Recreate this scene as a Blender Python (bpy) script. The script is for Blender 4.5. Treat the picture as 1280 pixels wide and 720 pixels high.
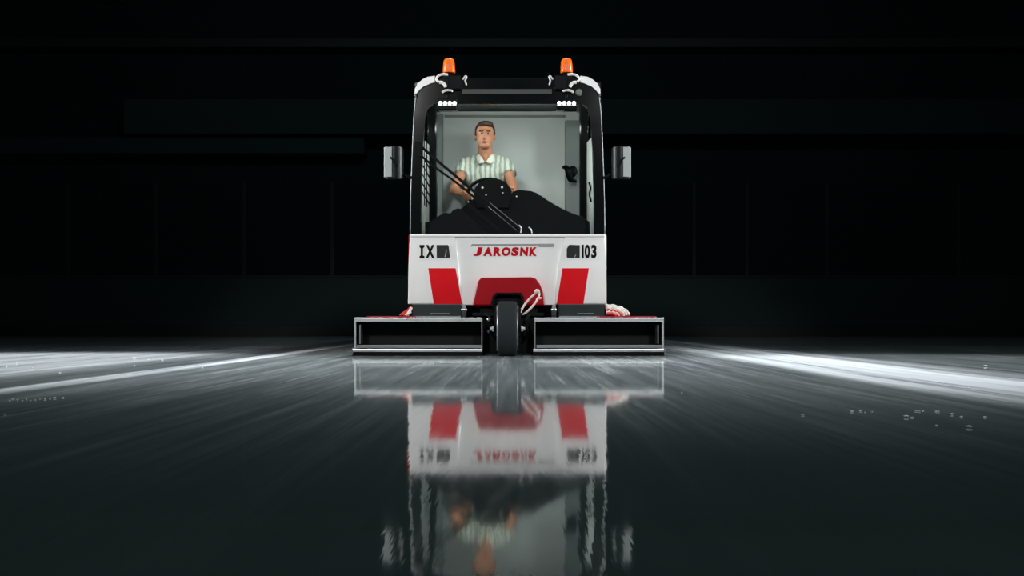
import bpy, bmesh, math, random
from mathutils import Vector, Matrix, Euler

random.seed(7)
for o in list(bpy.data.objects):
    bpy.data.objects.remove(o)
SC = bpy.context.scene
COL = SC.collection
PI = math.pi
R = math.radians

# ------------------------------------------------------------------ camera
CAMX, CAMZ, HZ, F = 0.033, 0.22, 405.0, 1400.0
cam_data = bpy.data.cameras.new('camera')
cam = bpy.data.objects.new('camera', cam_data)
COL.objects.link(cam)
cam_data.sensor_width = 36.0
cam_data.lens = 36.0 * F / 1280.0
cam_data.shift_y = (HZ - 360.0) / 1280.0
cam_data.clip_end = 200
cam_data.clip_start = 0.02
cam.location = (CAMX, 0.0, CAMZ)
cam.rotation_euler = (PI / 2, 0, 0)
SC.camera = cam

# ------------------------------------------------------------------ world, exposure
world = bpy.data.worlds.new('world')
SC.world = world
world.use_nodes = True
world.node_tree.nodes['Background'].inputs[0].default_value = (0.35, 0.8, 0.85, 1)
world.node_tree.nodes['Background'].inputs[1].default_value = 0.0
vs = SC.view_settings
vs.view_transform = 'Standard'
vs.look = 'None'
vs.exposure = 0.0
vs.gamma = 1.0
vs.use_curve_mapping = False

# ------------------------------------------------------------------ lights
def aim(o, target):
    d = Vector(target) - Vector(o.location)
    o.rotation_euler = d.to_track_quat('-Z', 'Y').to_euler()

def spot(name, loc, target, power, angle, blend=0.6, color=(1, 1, 1), size=0.25):
    l = bpy.data.lights.new(name, 'SPOT')
    l.energy = power
    l.spot_size = R(angle)
    l.spot_blend = blend
    l.color = color
    l.shadow_soft_size = size
    o = bpy.data.objects.new(name, l)
    COL.objects.link(o)
    o.location = loc
    aim(o, target)
    return o

def area(name, loc, target, power, sx, sy, color=(1, 1, 1), spread=180):
    l = bpy.data.lights.new(name, 'AREA')
    l.shape = 'RECTANGLE'
    l.size = sx
    l.size_y = sy
    l.energy = power
    l.color = color
    l.spread = R(spread)
    o = bpy.data.objects.new(name, l)
    COL.objects.link(o)
    o.location = loc
    aim(o, target)
    return o

# two follow spots on the lighting truss high in front, one per side
spot('front_spot_light', (-2.6, -4.0, 4.6), (-0.05, 8.4, 1.15), 1900, 19, 0.55, (1.0, 0.99, 0.97), 0.5)
spot('front_spot_light', (2.8, -4.0, 4.6), (0.05, 8.4, 1.15), 1900, 19, 0.55, (0.97, 0.99, 1.0), 0.5)
# pools raking the ice beside the machine, hung from the truss behind it
spot('ice_spot_light', (5.6, 12.0, 6.0), (2.1, 5.9, 0.0), 3500, 27, 0.7, (0.93, 0.97, 1.0), 0.3)
spot('ice_spot_light', (-6.5, 12.0, 6.0), (-2.8, 6.6, 0.0), 6400, 27, 0.7, (0.93, 0.98, 1.0), 0.3)
spot('ice_spot_light', (0.2, 11.5, 7.5), (0.0, 6.0, 0.0), 2500, 38, 0.8, (0.9, 0.97, 1.0), 0.4)
# rim lights from the sides
area('side_soft_light', (-4.5, 8.0, 2.2), (-0.6, 8.6, 1.4), 34, 0.6, 2.2, (0.95, 1.0, 1.0), 60)
area('side_soft_light', (4.5, 8.0, 2.2), (0.6, 8.6, 1.4), 34, 0.6, 2.2, (0.95, 1.0, 1.0), 60)
# dim ambient fill added over the ice
area('ambient_fill_light', (0, 5, 8.6), (0, 5, 0), 170, 14, 16, (0.80, 1.0, 0.99))
# dim wash on the far stands
area('stand_light', (0, 13.0, 8.4), (0, 25, 2.5), 60, 10, 0.5, (0.65, 1.0, 1.0))

# ------------------------------------------------------------------ materials
def nodes_of(name):
    m = bpy.data.materials.new(name)
    m.use_nodes = True
    nt = m.node_tree
    return m, nt, nt.nodes['Principled BSDF']

def mat(name, col, rough=0.5, metal=0.0, coat=0.0, var=0.06, scale=8.0, spec=0.5, bump=0.0,
        emit=None, estr=0.0, stretch=(1, 1, 1)):
    m, nt, b = nodes_of(name)
    N, L = nt.nodes, nt.links
    tc = N.new('ShaderNodeTexCoord')
    mp = N.new('ShaderNodeMapping')
    mp.inputs['Scale'].default_value = stretch
    L.new(tc.outputs['Object'], mp.inputs[0])
    nz = N.new('ShaderNodeTexNoise')
    nz.inputs['Scale'].default_value = scale
    nz.inputs['Detail'].default_value = 4
    L.new(mp.outputs[0], nz.inputs['Vector'])
    rmp = N.new('ShaderNodeMapRange')
    rmp.inputs['To Min'].default_value = 1 - var
    rmp.inputs['To Max'].default_value = 1 + var
    L.new(nz.outputs[0], rmp.inputs[0])
    mx = N.new('ShaderNodeVectorMath')
    mx.operation = 'SCALE'
    mx.inputs[0].default_value = col[:3]
    L.new(rmp.outputs[0], mx.inputs['Scale'])
    L.new(mx.outputs[0], b.inputs['Base Color'])
    rr = N.new('ShaderNodeMapRange')
    rr.inputs['To Min'].default_value = max(0.02, rough * 0.85)
    rr.inputs['To Max'].default_value = min(1, rough * 1.15)
    L.new(nz.outputs[0], rr.inputs[0])
    L.new(rr.outputs[0], b.inputs['Roughness'])
    b.inputs['Metallic'].default_value = metal
    b.inputs['Coat Weight'].default_value = coat
    b.inputs['Coat Roughness'].default_value = 0.08
    b.inputs['Specular IOR Level'].default_value = spec
    if bump:
        bp = N.new('ShaderNodeBump')
        bp.inputs['Strength'].default_value = bump
        bp.inputs['Distance'].default_value = 0.01
        L.new(nz.outputs[0], bp.inputs['Height'])
        L.new(bp.outputs[0], b.inputs['Normal'])
    if emit:
        b.inputs['Emission Color'].default_value = (*emit, 1)
        b.inputs['Emission Strength'].default_value = estr
    return m

def glass_mat(name, tint=(0.95, 0.97, 0.96), refl=0.7, rough=0.02):
    m = bpy.data.materials.new(name)
    m.use_nodes = True
    nt = m.node_tree
    N, L = nt.nodes, nt.links
    N.clear()
    out = N.new('ShaderNodeOutputMaterial')
    mx = N.new('ShaderNodeMixShader')
    tr = N.new('ShaderNodeBsdfTransparent')
    tr.inputs[0].default_value = (*tint, 1)
    gl = N.new('ShaderNodeBsdfGlossy')
    gl.inputs['Roughness'].default_value = rough
    fr = N.new('ShaderNodeFresnel')
    fr.inputs[0].default_value = 1.45
    mul = N.new('ShaderNodeMath')
    mul.operation = 'MULTIPLY'
    mul.inputs[1].default_value = refl
    L.new(fr.outputs[0], mul.inputs[0])
    L.new(mul.outputs[0], mx.inputs[0])
    L.new(tr.outputs[0], mx.inputs[1])
    L.new(gl.outputs[0], mx.inputs[2])
    L.new(mx.outputs[0], out.inputs[0])
    return m

M = {}
M['white'] = mat('white_gelcoat', (0.80, 0.80, 0.79), 0.35, coat=0.3, var=0.03)
M['red'] = mat('red_paint', (0.66, 0.002, 0.008), 0.3, coat=0.0, var=0.05, spec=0.12)
M['dark_red'] = mat('deep_red_paint', (0.33, 0.002, 0.008), 0.3, coat=0.0, var=0.08, spec=0.12)
M['black'] = mat('black_gloss_frame', (0.004, 0.0055, 0.0055), 0.10, spec=0.18)
M['matte'] = mat('matte_black_plastic', (0.0022, 0.003, 0.0036), 0.5, var=0.2, spec=0.07)
M['well'] = mat('dark_housing', (0.0022, 0.0032, 0.0034), 0.4, var=0.2, spec=0.15)
M['bracket'] = mat('dark_green_grey_steel', (0.015, 0.026, 0.026), 0.35, spec=0.2, metal=0.0, var=0.2)
M['steel'] = mat('brushed_steel', (0.62, 0.65, 0.66), 0.28, metal=0.85, var=0.1, stretch=(0.5, 20, 20))
M['grey_steel'] = mat('dull_steel', (0.20, 0.22, 0.22), 0.4, metal=0.5, var=0.15)
M['chrome'] = mat('chrome', (0.85, 0.87, 0.88), 0.18, metal=0.7, var=0.03)
M['tyre'] = mat('worn_rubber_tyre', (0.022, 0.027, 0.029), 0.75, spec=0.2, var=0.25, scale=30, bump=0.2)
M['rubber'] = mat('black_rubber', (0.003, 0.0035, 0.004), 0.6, var=0.2, spec=0.1)
M['header_grey'] = mat('dark_grey_header_strip', (0.055, 0.062, 0.060), 0.4, spec=0.1)
M['panel'] = mat('pale_grey_lining', (0.42, 0.45, 0.44), 0.6, var=0.06, scale=2.5)
M['panel_dark'] = mat('mid_grey_lining', (0.13, 0.155, 0.15), 0.6, var=0.06, scale=2.5)
M['strip'] = mat('pale_door_trim', (0.50, 0.54, 0.52), 0.45, var=0.06)
M['glass'] = glass_mat('cab_glass')
M['rink_glass'] = glass_mat('rink_glass', (0.93, 0.97, 0.97), 0.5)
M['led'] = mat('lit_white_led', (0.9, 0.9, 0.9), 0.3, emit=(0.95, 1.0, 1.0), estr=1.6)
M['amber'] = mat('amber_lens', (0.90, 0.14, 0.006), 0.2, coat=0.4, emit=(1.0, 0.13, 0.004), estr=0.25, var=0.25, scale=22)
M['amber_dark'] = mat('amber_core', (0.55, 0.07, 0.005), 0.4, emit=(0.8, 0.08, 0.0), estr=0.15)
M['lamp_dark'] = mat('smoked_lamp_lens', (0.020, 0.025, 0.023), 0.3, var=0.1, spec=0.1)
M['letter'] = mat('black_lettering', (0.006, 0.007, 0.007), 0.5, spec=0.05)
M['letter_red'] = mat('red_lettering', (0.46, 0.002, 0.010), 0.45, spec=0.05)
M['badge'] = mat('grey_trim_line', (0.22, 0.24, 0.23), 0.4, var=0.15)
M['mirror_shell'] = mat('shaded_mirror_shell', (0.010, 0.013, 0.013), 0.25, spec=0.12)  # shell in its shaded tone; the lit side has its own colour
M['mirror_lit'] = mat('mirror_lit_side', (0.30, 0.32, 0.315), 0.35)
M['hose_white'] = mat('white_hose', (0.78, 0.74, 0.70), 0.5, var=0.15, scale=40)
M['hose_red'] = mat('red_hose', (0.55, 0.03, 0.03), 0.5, var=0.3, scale=40)
M['strap'] = mat('pale_pink_strap', (0.75, 0.60, 0.56), 0.6, var=0.15, scale=30)
M['button'] = mat('pale_button', (0.62, 0.60, 0.55), 0.4)
M['skin'] = mat('skin', (0.50, 0.225, 0.13), 0.5, var=0.08, scale=20, spec=0.35)
M['hair'] = mat('brown_hair', (0.035, 0.017, 0.010), 0.55, var=0.4, scale=60)
M['lips'] = mat('lips', (0.33, 0.10, 0.07), 0.5)
M['eye_white'] = mat('eye_white', (0.5, 0.47, 0.44), 0.3)
M['iris'] = mat('dark_iris', (0.02, 0.012, 0.01), 0.3)
M['trouser'] = mat('navy_trouser_cloth', (0.004, 0.006, 0.014), 0.8, var=0.3, scale=20, spec=0.2)
M['shoe'] = mat('black_shoe_leather', (0.012, 0.011, 0.01), 0.4)
M['seat'] = mat('black_seat_vinyl', (0.012, 0.014, 0.015), 0.5, bump=0.1)
M['chip'] = mat('ice_chip', (0.92, 0.95, 0.97), 0.7, var=0.03, scale=60, spec=0.3)
_b = M['chip'].node_tree.nodes['Principled BSDF']
_b.inputs['Subsurface Weight'].default_value = 1.0
_b.inputs['Subsurface Radius'].default_value = (1, 1, 1)
_b.inputs['Subsurface Scale'].default_value = 0.015
M['collar'] = mat('cream_collar_cloth', (0.66, 0.68, 0.60), 0.85)
M['board'] = mat('rink_board_plastic', (0.022, 0.034, 0.034), 0.6, var=0.12, scale=0.8, spec=0.1)
M['kick'] = mat('dark_kickplate', (0.006, 0.008, 0.008), 0.6, var=0.1)
M['post'] = mat('glass_post', (0.022, 0.03, 0.03), 0.6, spec=0.1)
M['concrete'] = mat('dark_hall_wall', (0.022, 0.034, 0.038), 0.9, spec=0.1, var=0.25, scale=0.35)
M['fascia'] = mat('balcony_fascia', (0.040, 0.060, 0.060), 0.8, spec=0.1, var=0.2, scale=0.5)
M['ceiling'] = mat('hall_ceiling', (0.02, 0.022, 0.022), 0.9, var=0.2, scale=0.6)
M['truss'] = mat('truss_steel', (0.03, 0.033, 0.033), 0.6)

# striped shirt: pale cream and sage vertical stripes
def shirt_mat():
    m, nt, b = nodes_of('striped_shirt_cloth')
    N, L = nt.nodes, nt.links
    tc = N.new('ShaderNodeTexCoord')
    wv = N.new('ShaderNodeTexWave')
    wv.bands_direction = 'X'
    wv.inputs['Scale'].default_value = 7.5
    wv.inputs['Distortion'].default_value = 3.0
    wv.inputs['Detail'].default_value = 2
    wv.inputs['Detail Scale'].default_value = 1.5
    L.new(tc.outputs['Object'], wv.inputs['Vector'])
    cr = N.new('ShaderNodeValToRGB')
    cr.color_ramp.elements[0].color = (0.27, 0.34, 0.29, 1)
    cr.color_ramp.elements[1].color = (0.58, 0.62, 0.54, 1)
    cr.color_ramp.elements[0].position = 0.25
    cr.color_ramp.elements[1].position = 0.65
    L.new(wv.outputs['Fac'], cr.inputs[0])
    L.new(cr.outputs[0], b.inputs['Base Color'])
    b.inputs['Roughness'].default_value = 0.85
    nz = N.new('ShaderNodeTexNoise')
    nz.inputs['Scale'].default_value = 9
    L.new(tc.outputs['Object'], nz.inputs['Vector'])
    bp = N.new('ShaderNodeBump')
    bp.inputs['Strength'].default_value = 0.5
    bp.inputs['Distance'].default_value = 0.04
    L.new(nz.outputs[0], bp.inputs['Height'])
    L.new(bp.outputs[0], b.inputs['Normal'])
    return m
M['shirt'] = shirt_mat()

# ice: dark wet sheet with white frosted scrape marks along the machine's travel and painted light bands
def ice_mat():
    m, nt, b = nodes_of('rink_ice')
    N, L = nt.nodes, nt.links
    out = [n for n in N if n.type == 'OUTPUT_MATERIAL'][0]
    geo = N.new('ShaderNodeNewGeometry')
    sep = N.new('ShaderNodeSeparateXYZ')
    L.new(geo.outputs['Position'], sep.inputs[0])

    def noise(sx, sy, detail=4, rough=0.55, off=0.0, dist=0.0):
        mp = N.new('ShaderNodeMapping')
        mp.inputs['Scale'].default_value = (sx, sy, 1)
        mp.inputs['Location'].default_value = (off, off * 0.7, 0)
        L.new(geo.outputs['Position'], mp.inputs[0])
        nz = N.new('ShaderNodeTexNoise')
        nz.inputs['Scale'].default_value = 1
        nz.inputs['Detail'].default_value = detail
        nz.inputs['Roughness'].default_value = rough
        nz.inputs['Distortion'].default_value = dist
        L.new(mp.outputs[0], nz.inputs['Vector'])
        return nz.outputs[0]

    def math_(op, a, c=None, clamp=False):
        n = N.new('ShaderNodeMath')
        n.operation = op
        n.use_clamp = clamp
        for k, v in enumerate((a, c)):
            if v is None:
                continue
            if isinstance(v, (int, float)):
                n.inputs[k].default_value = v
            else:
                L.new(v, n.inputs[k])
        return n.outputs[0]

    def ramp(v, pts, interp='LINEAR'):
        r = N.new('ShaderNodeValToRGB')
        r.color_ramp.interpolation = interp
        e = r.color_ramp.elements
        e[0].position, e[1].position = pts[0][0], pts[-1][0]
        e[0].color = (pts[0][1],) * 3 + (1,)
        e[1].color = (pts[-1][1],) * 3 + (1,)
        for p, c in pts[1:-1]:
            k = e.new(p)
            k.color = (c,) * 3 + (1,)
        L.new(v, r.inputs[0])
        return r.outputs[0]

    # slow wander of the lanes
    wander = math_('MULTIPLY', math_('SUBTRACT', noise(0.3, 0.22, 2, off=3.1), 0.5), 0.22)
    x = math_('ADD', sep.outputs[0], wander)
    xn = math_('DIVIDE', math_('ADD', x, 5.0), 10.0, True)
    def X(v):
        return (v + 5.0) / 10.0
    lanes = ramp(xn, [(0, .30), (X(-3.3), .62), (X(-2.25), .66), (X(-1.95), .22), (X(-1.75), .20),  # frost tracks mixed with painted bright bands of raking light
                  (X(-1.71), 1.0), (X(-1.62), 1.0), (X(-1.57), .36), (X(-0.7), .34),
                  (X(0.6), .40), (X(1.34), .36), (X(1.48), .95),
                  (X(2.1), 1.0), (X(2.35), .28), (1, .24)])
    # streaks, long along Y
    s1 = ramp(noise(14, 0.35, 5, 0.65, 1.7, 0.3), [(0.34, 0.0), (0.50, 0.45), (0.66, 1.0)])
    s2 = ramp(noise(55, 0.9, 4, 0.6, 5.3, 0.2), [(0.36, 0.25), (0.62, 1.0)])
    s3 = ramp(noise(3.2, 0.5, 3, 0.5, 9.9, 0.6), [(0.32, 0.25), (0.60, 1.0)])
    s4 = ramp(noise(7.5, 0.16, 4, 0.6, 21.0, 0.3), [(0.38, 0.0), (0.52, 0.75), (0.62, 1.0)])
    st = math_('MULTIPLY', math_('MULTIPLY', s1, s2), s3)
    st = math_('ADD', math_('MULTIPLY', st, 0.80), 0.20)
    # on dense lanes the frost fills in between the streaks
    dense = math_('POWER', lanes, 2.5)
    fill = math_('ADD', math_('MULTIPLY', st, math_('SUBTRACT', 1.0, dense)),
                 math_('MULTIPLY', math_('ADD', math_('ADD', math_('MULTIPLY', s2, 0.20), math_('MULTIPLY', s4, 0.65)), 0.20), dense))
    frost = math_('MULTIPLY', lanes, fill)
    # frost kept to the stretch around the machine, painting the light pool's falloff
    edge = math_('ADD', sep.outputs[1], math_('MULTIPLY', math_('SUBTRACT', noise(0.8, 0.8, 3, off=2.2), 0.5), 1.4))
    pool_mask = ramp(math_('DIVIDE', edge, 14.0, True),
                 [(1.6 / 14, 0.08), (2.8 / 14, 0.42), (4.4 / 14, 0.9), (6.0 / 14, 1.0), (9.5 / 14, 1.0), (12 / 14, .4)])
    frost = math_('MULTIPLY', frost, pool_mask, True)
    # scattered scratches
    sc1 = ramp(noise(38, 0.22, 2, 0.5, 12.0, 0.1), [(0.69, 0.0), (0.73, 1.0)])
    sc1 = math_('MULTIPLY', math_('MULTIPLY', sc1, 0.25), pool_mask)
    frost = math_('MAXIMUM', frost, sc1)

    wet = b
    wet.inputs['Base Color'].default_value = (0.085, 0.118, 0.118, 1)
    wet.inputs['IOR'].default_value = 1.34
    nb = noise(30, 2.2, 4, 0.6, 4.0, 0.2)
    wet_r = N.new('ShaderNodeMapRange')
    wet_r.inputs['To Min'].default_value = 0.02
    wet_r.inputs['To Max'].default_value = 0.075
    L.new(nb, wet_r.inputs[0])
    L.new(wet_r.outputs[0], wet.inputs['Roughness'])
    bp = N.new('ShaderNodeBump')
    bp.inputs['Strength'].default_value = 0.10
    bp.inputs['Distance'].default_value = 0.002
    L.new(nb, bp.inputs['Height'])
    L.new(bp.outputs[0], wet.inputs['Normal'])
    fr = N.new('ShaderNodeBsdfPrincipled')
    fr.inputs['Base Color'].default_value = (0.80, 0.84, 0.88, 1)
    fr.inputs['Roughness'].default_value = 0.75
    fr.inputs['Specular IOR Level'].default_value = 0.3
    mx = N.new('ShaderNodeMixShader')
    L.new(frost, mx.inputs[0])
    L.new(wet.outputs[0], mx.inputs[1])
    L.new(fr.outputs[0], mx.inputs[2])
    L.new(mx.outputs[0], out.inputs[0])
    return m
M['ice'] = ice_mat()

# ------------------------------------------------------------------ mesh helpers
def at(px, py, Y):
    """world point seen at photo pixel px, py when it stands at depth Y (used to take measurements)"""
    return Vector((CAMX + (px - 640) * Y / F, Y, CAMZ + (HZ - py) * Y / F))

def link(name, me, m, parent=None, smooth=False, off=None):
    if off is None and parent is not None:
        r = parent
        while r.parent:
            r = r.parent
        off = Vector(r.location)
    if off is not None:
        me.transform(Matrix.Translation(-Vector(off)))
    o = bpy.data.objects.new(name, me)
    COL.objects.link(o)
    if m is not None and not me.materials:
        me.materials.append(M[m] if isinstance(m, str) else m)
    if parent is not None:
        o.parent = parent
    if smooth:
        for p in me.polygons:
            p.use_smooth = True
    return o

def mesh_of(bm, name):
    me = bpy.data.meshes.new(name)
    bmesh.ops.recalc_face_normals(bm, faces=bm.faces[:])
    bm.to_mesh(me)
    bm.free()
    return me

def bm_box(bm, x0, x1, y0, y1, z0, z1, bevel=0.0, seg=2):
    vs_ = [bm.verts.new((x, y, z)) for x in (x0, x1) for y in (y0, y1) for z in (z0, z1)]
    idx = [(0, 1, 3, 2), (4, 6, 7, 5), (0, 4, 5, 1), (2, 3, 7, 6), (0, 2, 6, 4), (1, 5, 7, 3)]
    fs = [bm.faces.new([vs_[i] for i in f]) for f in idx]
    if bevel:
        es = list({e for f in fs for e in f.edges})
        bmesh.ops.bevel(bm, geom=es, offset=bevel, segments=seg, affect='EDGES', profile=0.7)

def box(name, m, parent, x0, x1, y0, y1, z0, z1, bevel=0.004):
    bm = bmesh.new()
    x0, x1 = min(x0, x1), max(x0, x1)
    bm_box(bm, x0, x1, y0, y1, z0, z1, bevel)
    return link(name, mesh_of(bm, name), m, parent)

def bm_prism(bm, pts, y0, y1, bevel=0.0, seg=2, front_only=False):
    """polygon in x,z pushed from y0 back to y1"""
    a = [bm.verts.new((x, y0, z)) for x, z in pts]
    c = [bm.verts.new((x, y1, z)) for x, z in pts]
    f0 = bm.faces.new(a)
    f1 = bm.faces.new(c[::-1])
    n = len(pts)
    sides = [bm.faces.new((a[i], c[i], c[(i + 1) % n], a[(i + 1) % n])) for i in range(n)]
    if bevel:
        bmesh.ops.bevel(bm, geom=list(f0.edges), offset=bevel, segments=seg, affect='EDGES', profile=0.6)

def prism(name, m, parent, pts, y0, y1, bevel=0.0):
    bm = bmesh.new()
    bm_prism(bm, pts, y0, y1, bevel)
    return link(name, mesh_of(bm, name), m, parent)

def bm_tube(bm, pts, r, seg=10, closed=False, caps=True):
    pts = [Vector(p) for p in pts]
    n = len(pts)
    rs = r if isinstance(r, (list, tuple)) else [r] * n
    rings = []
    up = Vector((0, 0, 1))
    prev = None
    for i, p in enumerate(pts):
        if closed:
            t = pts[(i + 1) % n] - pts[i - 1]
        else:
            t = pts[min(i + 1, n - 1)] - pts[max(i - 1, 0)]
        t.normalize()
        if prev is None:
            u = t.cross(up)
            if u.length < 1e-3:
                u = t.cross(Vector((1, 0, 0)))
        else:
            u = prev - t * prev.dot(t)
        u.normalize()
        prev = u
        v = t.cross(u)
        rings.append([bm.verts.new(p + (u * math.cos(2 * PI * k / seg) + v * math.sin(2 * PI * k / seg)) * rs[i]) for k in range(seg)])
    m_ = n if closed else n - 1
    for i in range(m_):
        A, B = rings[i], rings[(i + 1) % n]
        for k in range(seg):
            bm.faces.new((A[k], A[(k + 1) % seg], B[(k + 1) % seg], B[k]))
    if not closed and caps:
        bm.faces.new(rings[0][::-1])
        bm.faces.new(rings[-1])

def tube(name, m, parent, pts, r, seg=10, closed=False):
    bm = bmesh.new()
    bm_tube(bm, pts, r, seg, closed)
    return link(name, mesh_of(bm, name), m, parent, smooth=True)

def smooth_path(pts, n=6):
    """Catmull-Rom through pts"""
    P = [Vector(p) for p in pts]
    P = [P[0] * 2 - P[1]] + P + [P[-1] * 2 - P[-2]]
    out = []
    for i in range(1, len(P) - 2):
        for k in range(n):
            t = k / n
            p0, p1, p2, p3 = P[i - 1], P[i], P[i + 1], P[i + 2]
            out.append(0.5 * ((2 * p1) + (p2 - p0) * t + (2 * p0 - 5 * p1 + 4 * p2 - p3) * t * t + (3 * p1 - p0 - 3 * p2 + p3) * t ** 3))
    out.append(P[-2])
    return out

def bm_lathe(bm, prof, origin, axis='Z', seg=24):
    """prof: list of (radius, height); axis Z, X or Y"""
    rings = []
    o = Vector(origin)
    for r, h in prof:
        ring = []
        for k in range(seg):
            a = 2 * PI * k / seg
            c, s = r * math.cos(a), r * math.sin(a)
            v = {'Z': (c, s, h), 'X': (h, c, s), 'Y': (c, h, s)}[axis]
            ring.append(bm.verts.new(o + Vector(v)))
        rings.append(ring)
    for A, B in zip(rings, rings[1:]):
        for k in range(seg):
            bm.faces.new((A[k], A[(k + 1) % seg], B[(k + 1) % seg], B[k]))
    bm.faces.new(rings[0][::-1])
    bm.faces.new(rings[-1])

def lathe(name, m, parent, prof, origin, axis='Z', seg=24, smooth=True):
    bm = bmesh.new()
    bm_lathe(bm, prof, origin, axis, seg)
    o = link(name, mesh_of(bm, name), m, parent)
    if smooth:
        for p in o.data.polygons:
            p.use_smooth = len(p.vertices) == 4
    return o

def bm_ball(bm, c, r, rot=None, seg=20):
    """ellipsoid with radii r"""
    mtx = Matrix.Translation(Vector(c))
    if rot:
        mtx = mtx @ Euler(rot).to_matrix().to_4x4()
    mtx = mtx @ Matrix.Diagonal((*r, 1))
    bmesh.ops.create_uvsphere(bm, u_segments=seg, v_segments=seg // 2 + 2, radius=1.0, matrix=mtx)

def bm_limb(bm, a, b_, ra, rb, ends=True, seg=16, squash=1.0):
    """tapered limb from a to b with rounded ends"""
    a, b_ = Vector(a), Vector(b_)
    bm_tube(bm, [a, a.lerp(b_, .33), a.lerp(b_, .66), b_], [ra, ra + (rb - ra) * .33, ra + (rb - ra) * .66, rb], seg)
    if ends:
        bm_ball(bm, a, (ra,) * 3)
        bm_ball(bm, b_, (rb,) * 3)

def remesh(name, bm, m, parent, voxel, smooth_it=6, factor=0.5):
    """fuse overlapping volumes into one continuous skin"""
    me = mesh_of(bm, name)
    t = bpy.data.objects.new('tmp', me)
    COL.objects.link(t)
    md = t.modifiers.new('r', 'REMESH')
    md.mode = 'VOXEL'
    md.voxel_size = voxel
    sm = t.modifiers.new('s', 'SMOOTH')
    sm.iterations = smooth_it
    sm.factor = factor
    dg = bpy.context.evaluated_depsgraph_get()
    out = bpy.data.meshes.new_from_object(t.evaluated_get(dg))
    bpy.data.objects.remove(t)
    out.name = name
    out.materials.clear()
    return link(name, out, m, parent, smooth=True)

def text(name, s, m, parent, x0, x1, z0, z1, y, bold=0.0, depth=0.002, shear=0.0):
    """lettering as real raised letters, fitted to the box x0..x1, z0..z1 on the plane y"""
    cu = bpy.data.curves.new(name, 'FONT')
    cu.body = s
    cu.size = 1.0
    cu.offset = bold
    cu.extrude = 0.01
    cu.shear = shear
    t = bpy.data.objects.new('tmp', cu)
    COL.objects.link(t)
    dg = bpy.context.evaluated_depsgraph_get()
    me = bpy.data.meshes.new_from_object(t.evaluated_get(dg))
    bpy.data.objects.remove(t)
    me.name = name
    xs = [v.co.x for v in me.vertices]
    ys = [v.co.y for v in me.vertices]
    ax, bx, ay, by = min(xs), max(xs), min(ys), max(ys)
    for v in me.vertices:
        u = (v.co.x - ax) / (bx - ax)
        w = (v.co.y - ay) / (by - ay)
        d = depth if v.co.z > 0 else 0
        v.co = (x0 + u * (x1 - x0), y - d, z0 + w * (z1 - z0))
    me.materials.clear()
    return link(name, me, m, parent)

def thing(name, label, cat, loc=(0, 0, 0), group=None):
    o = bpy.data.objects.new(name, None)
    COL.objects.link(o)
    o.location = loc
    o['label'] = label
    o['category'] = cat
    if group:
        o['group'] = group
    o.empty_display_size = 0.1
    return o

def structure(o):
    o['kind'] = 'structure'
    return o

# ------------------------------------------------------------------ the hall
def plane_slab(name, m, x0, x1, y0, y1, z0, z1):
    bm = bmesh.new()
    bm_box(bm, x0, x1, y0, y1, z0, z1)
    return structure(link(name, mesh_of(bm, name), m))

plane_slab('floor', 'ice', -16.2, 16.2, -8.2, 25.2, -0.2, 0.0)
plane_slab('ceiling', 'ceiling', -16.2, 16.2, -8.2, 25.2, 9.0, 9.2)
plane_slab('wall_back', 'concrete', -16, 16, 25.0, 25.2, 0.0, 9.0)
plane_slab('wall_front', 'concrete', -16, 16, -8.2, -8.0, 0.0, 9.0)
plane_slab('wall_left', 'concrete', -16.2, -16, -8, 25, 0.0, 9.0)
plane_slab('wall_right', 'concrete', 16, 16.2, -8, 25, 0.0, 9.0)
# balcony front running across the far stands: a pale ledge with dark recess below
structure(box('trim_1', 'fascia', None, -8.4, 16, 24.3, 25.0, 4.35, 5.1, 0.02))
structure(box('trim_2', 'fascia', None, -16, -3.2, 24.5, 25.0, 3.95, 4.32, 0.02))
structure(box('trim_3', 'truss', None, -16, 16, 24.6, 25.0, 6.3, 6.5, 0.02))

# rink barrier: low boards, kick plate, cap rail, glass panes and posts
YB = 20.0
bar = thing('rink_barrier', 'low grey rink boards with glass and thin posts across the far end of the ice', 'barrier', (0, YB, 0))
box('board_panel', 'board', bar, -15.9, 15.9, YB, YB + 0.08, 0.19, 1.05, 0.01)
box('kickplate', 'kick', bar, -15.9, 15.9, YB - 0.02, YB + 0.06, 0.0, 0.19, 0.005)
box('cap_rail', 'board', bar, -15.9, 15.9, YB - 0.02, YB + 0.12, 1.05, 1.085, 0.01)
post_x = [at(px, 300, YB).x for px in (-140, -25, 85, 195, 305, 415, 525, 635, 745, 868, 934, 1034, 1199, 1310, 1420)]
for k, x in enumerate(post_x):
    box('post', 'post', bar, x - 0.03, x + 0.03, YB + 0.02, YB + 0.07, 1.085, 2.75, 0.004)
for xa, xb in zip(post_x, post_x[1:]):
    box('glass_pane', 'rink_glass', bar, xa + 0.032, xb - 0.032, YB + 0.035, YB + 0.047, 1.086, 2.70, 0.0)

# ceiling lamp that just enters the frame at top left, hung on the truss
lp = at(138, 2, 21.5)
lamp = thing('ceiling_lamp', 'small unlit grey hanging lamp at the top left of the hall', 'lamp', (lp.x, lp.y, lp.z))
lathe('lamp_shade', 'fascia', lamp, [(0.06, 0.22), (0.16, 0.16), (0.26, 0.0), (0.25, -0.01)], lp, 'Z', 24)
tube('rod', 'truss', lamp, [lp + Vector((0, 0, 0.2)), (lp.x, lp.y, 9.0)], 0.02, 8)

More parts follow.
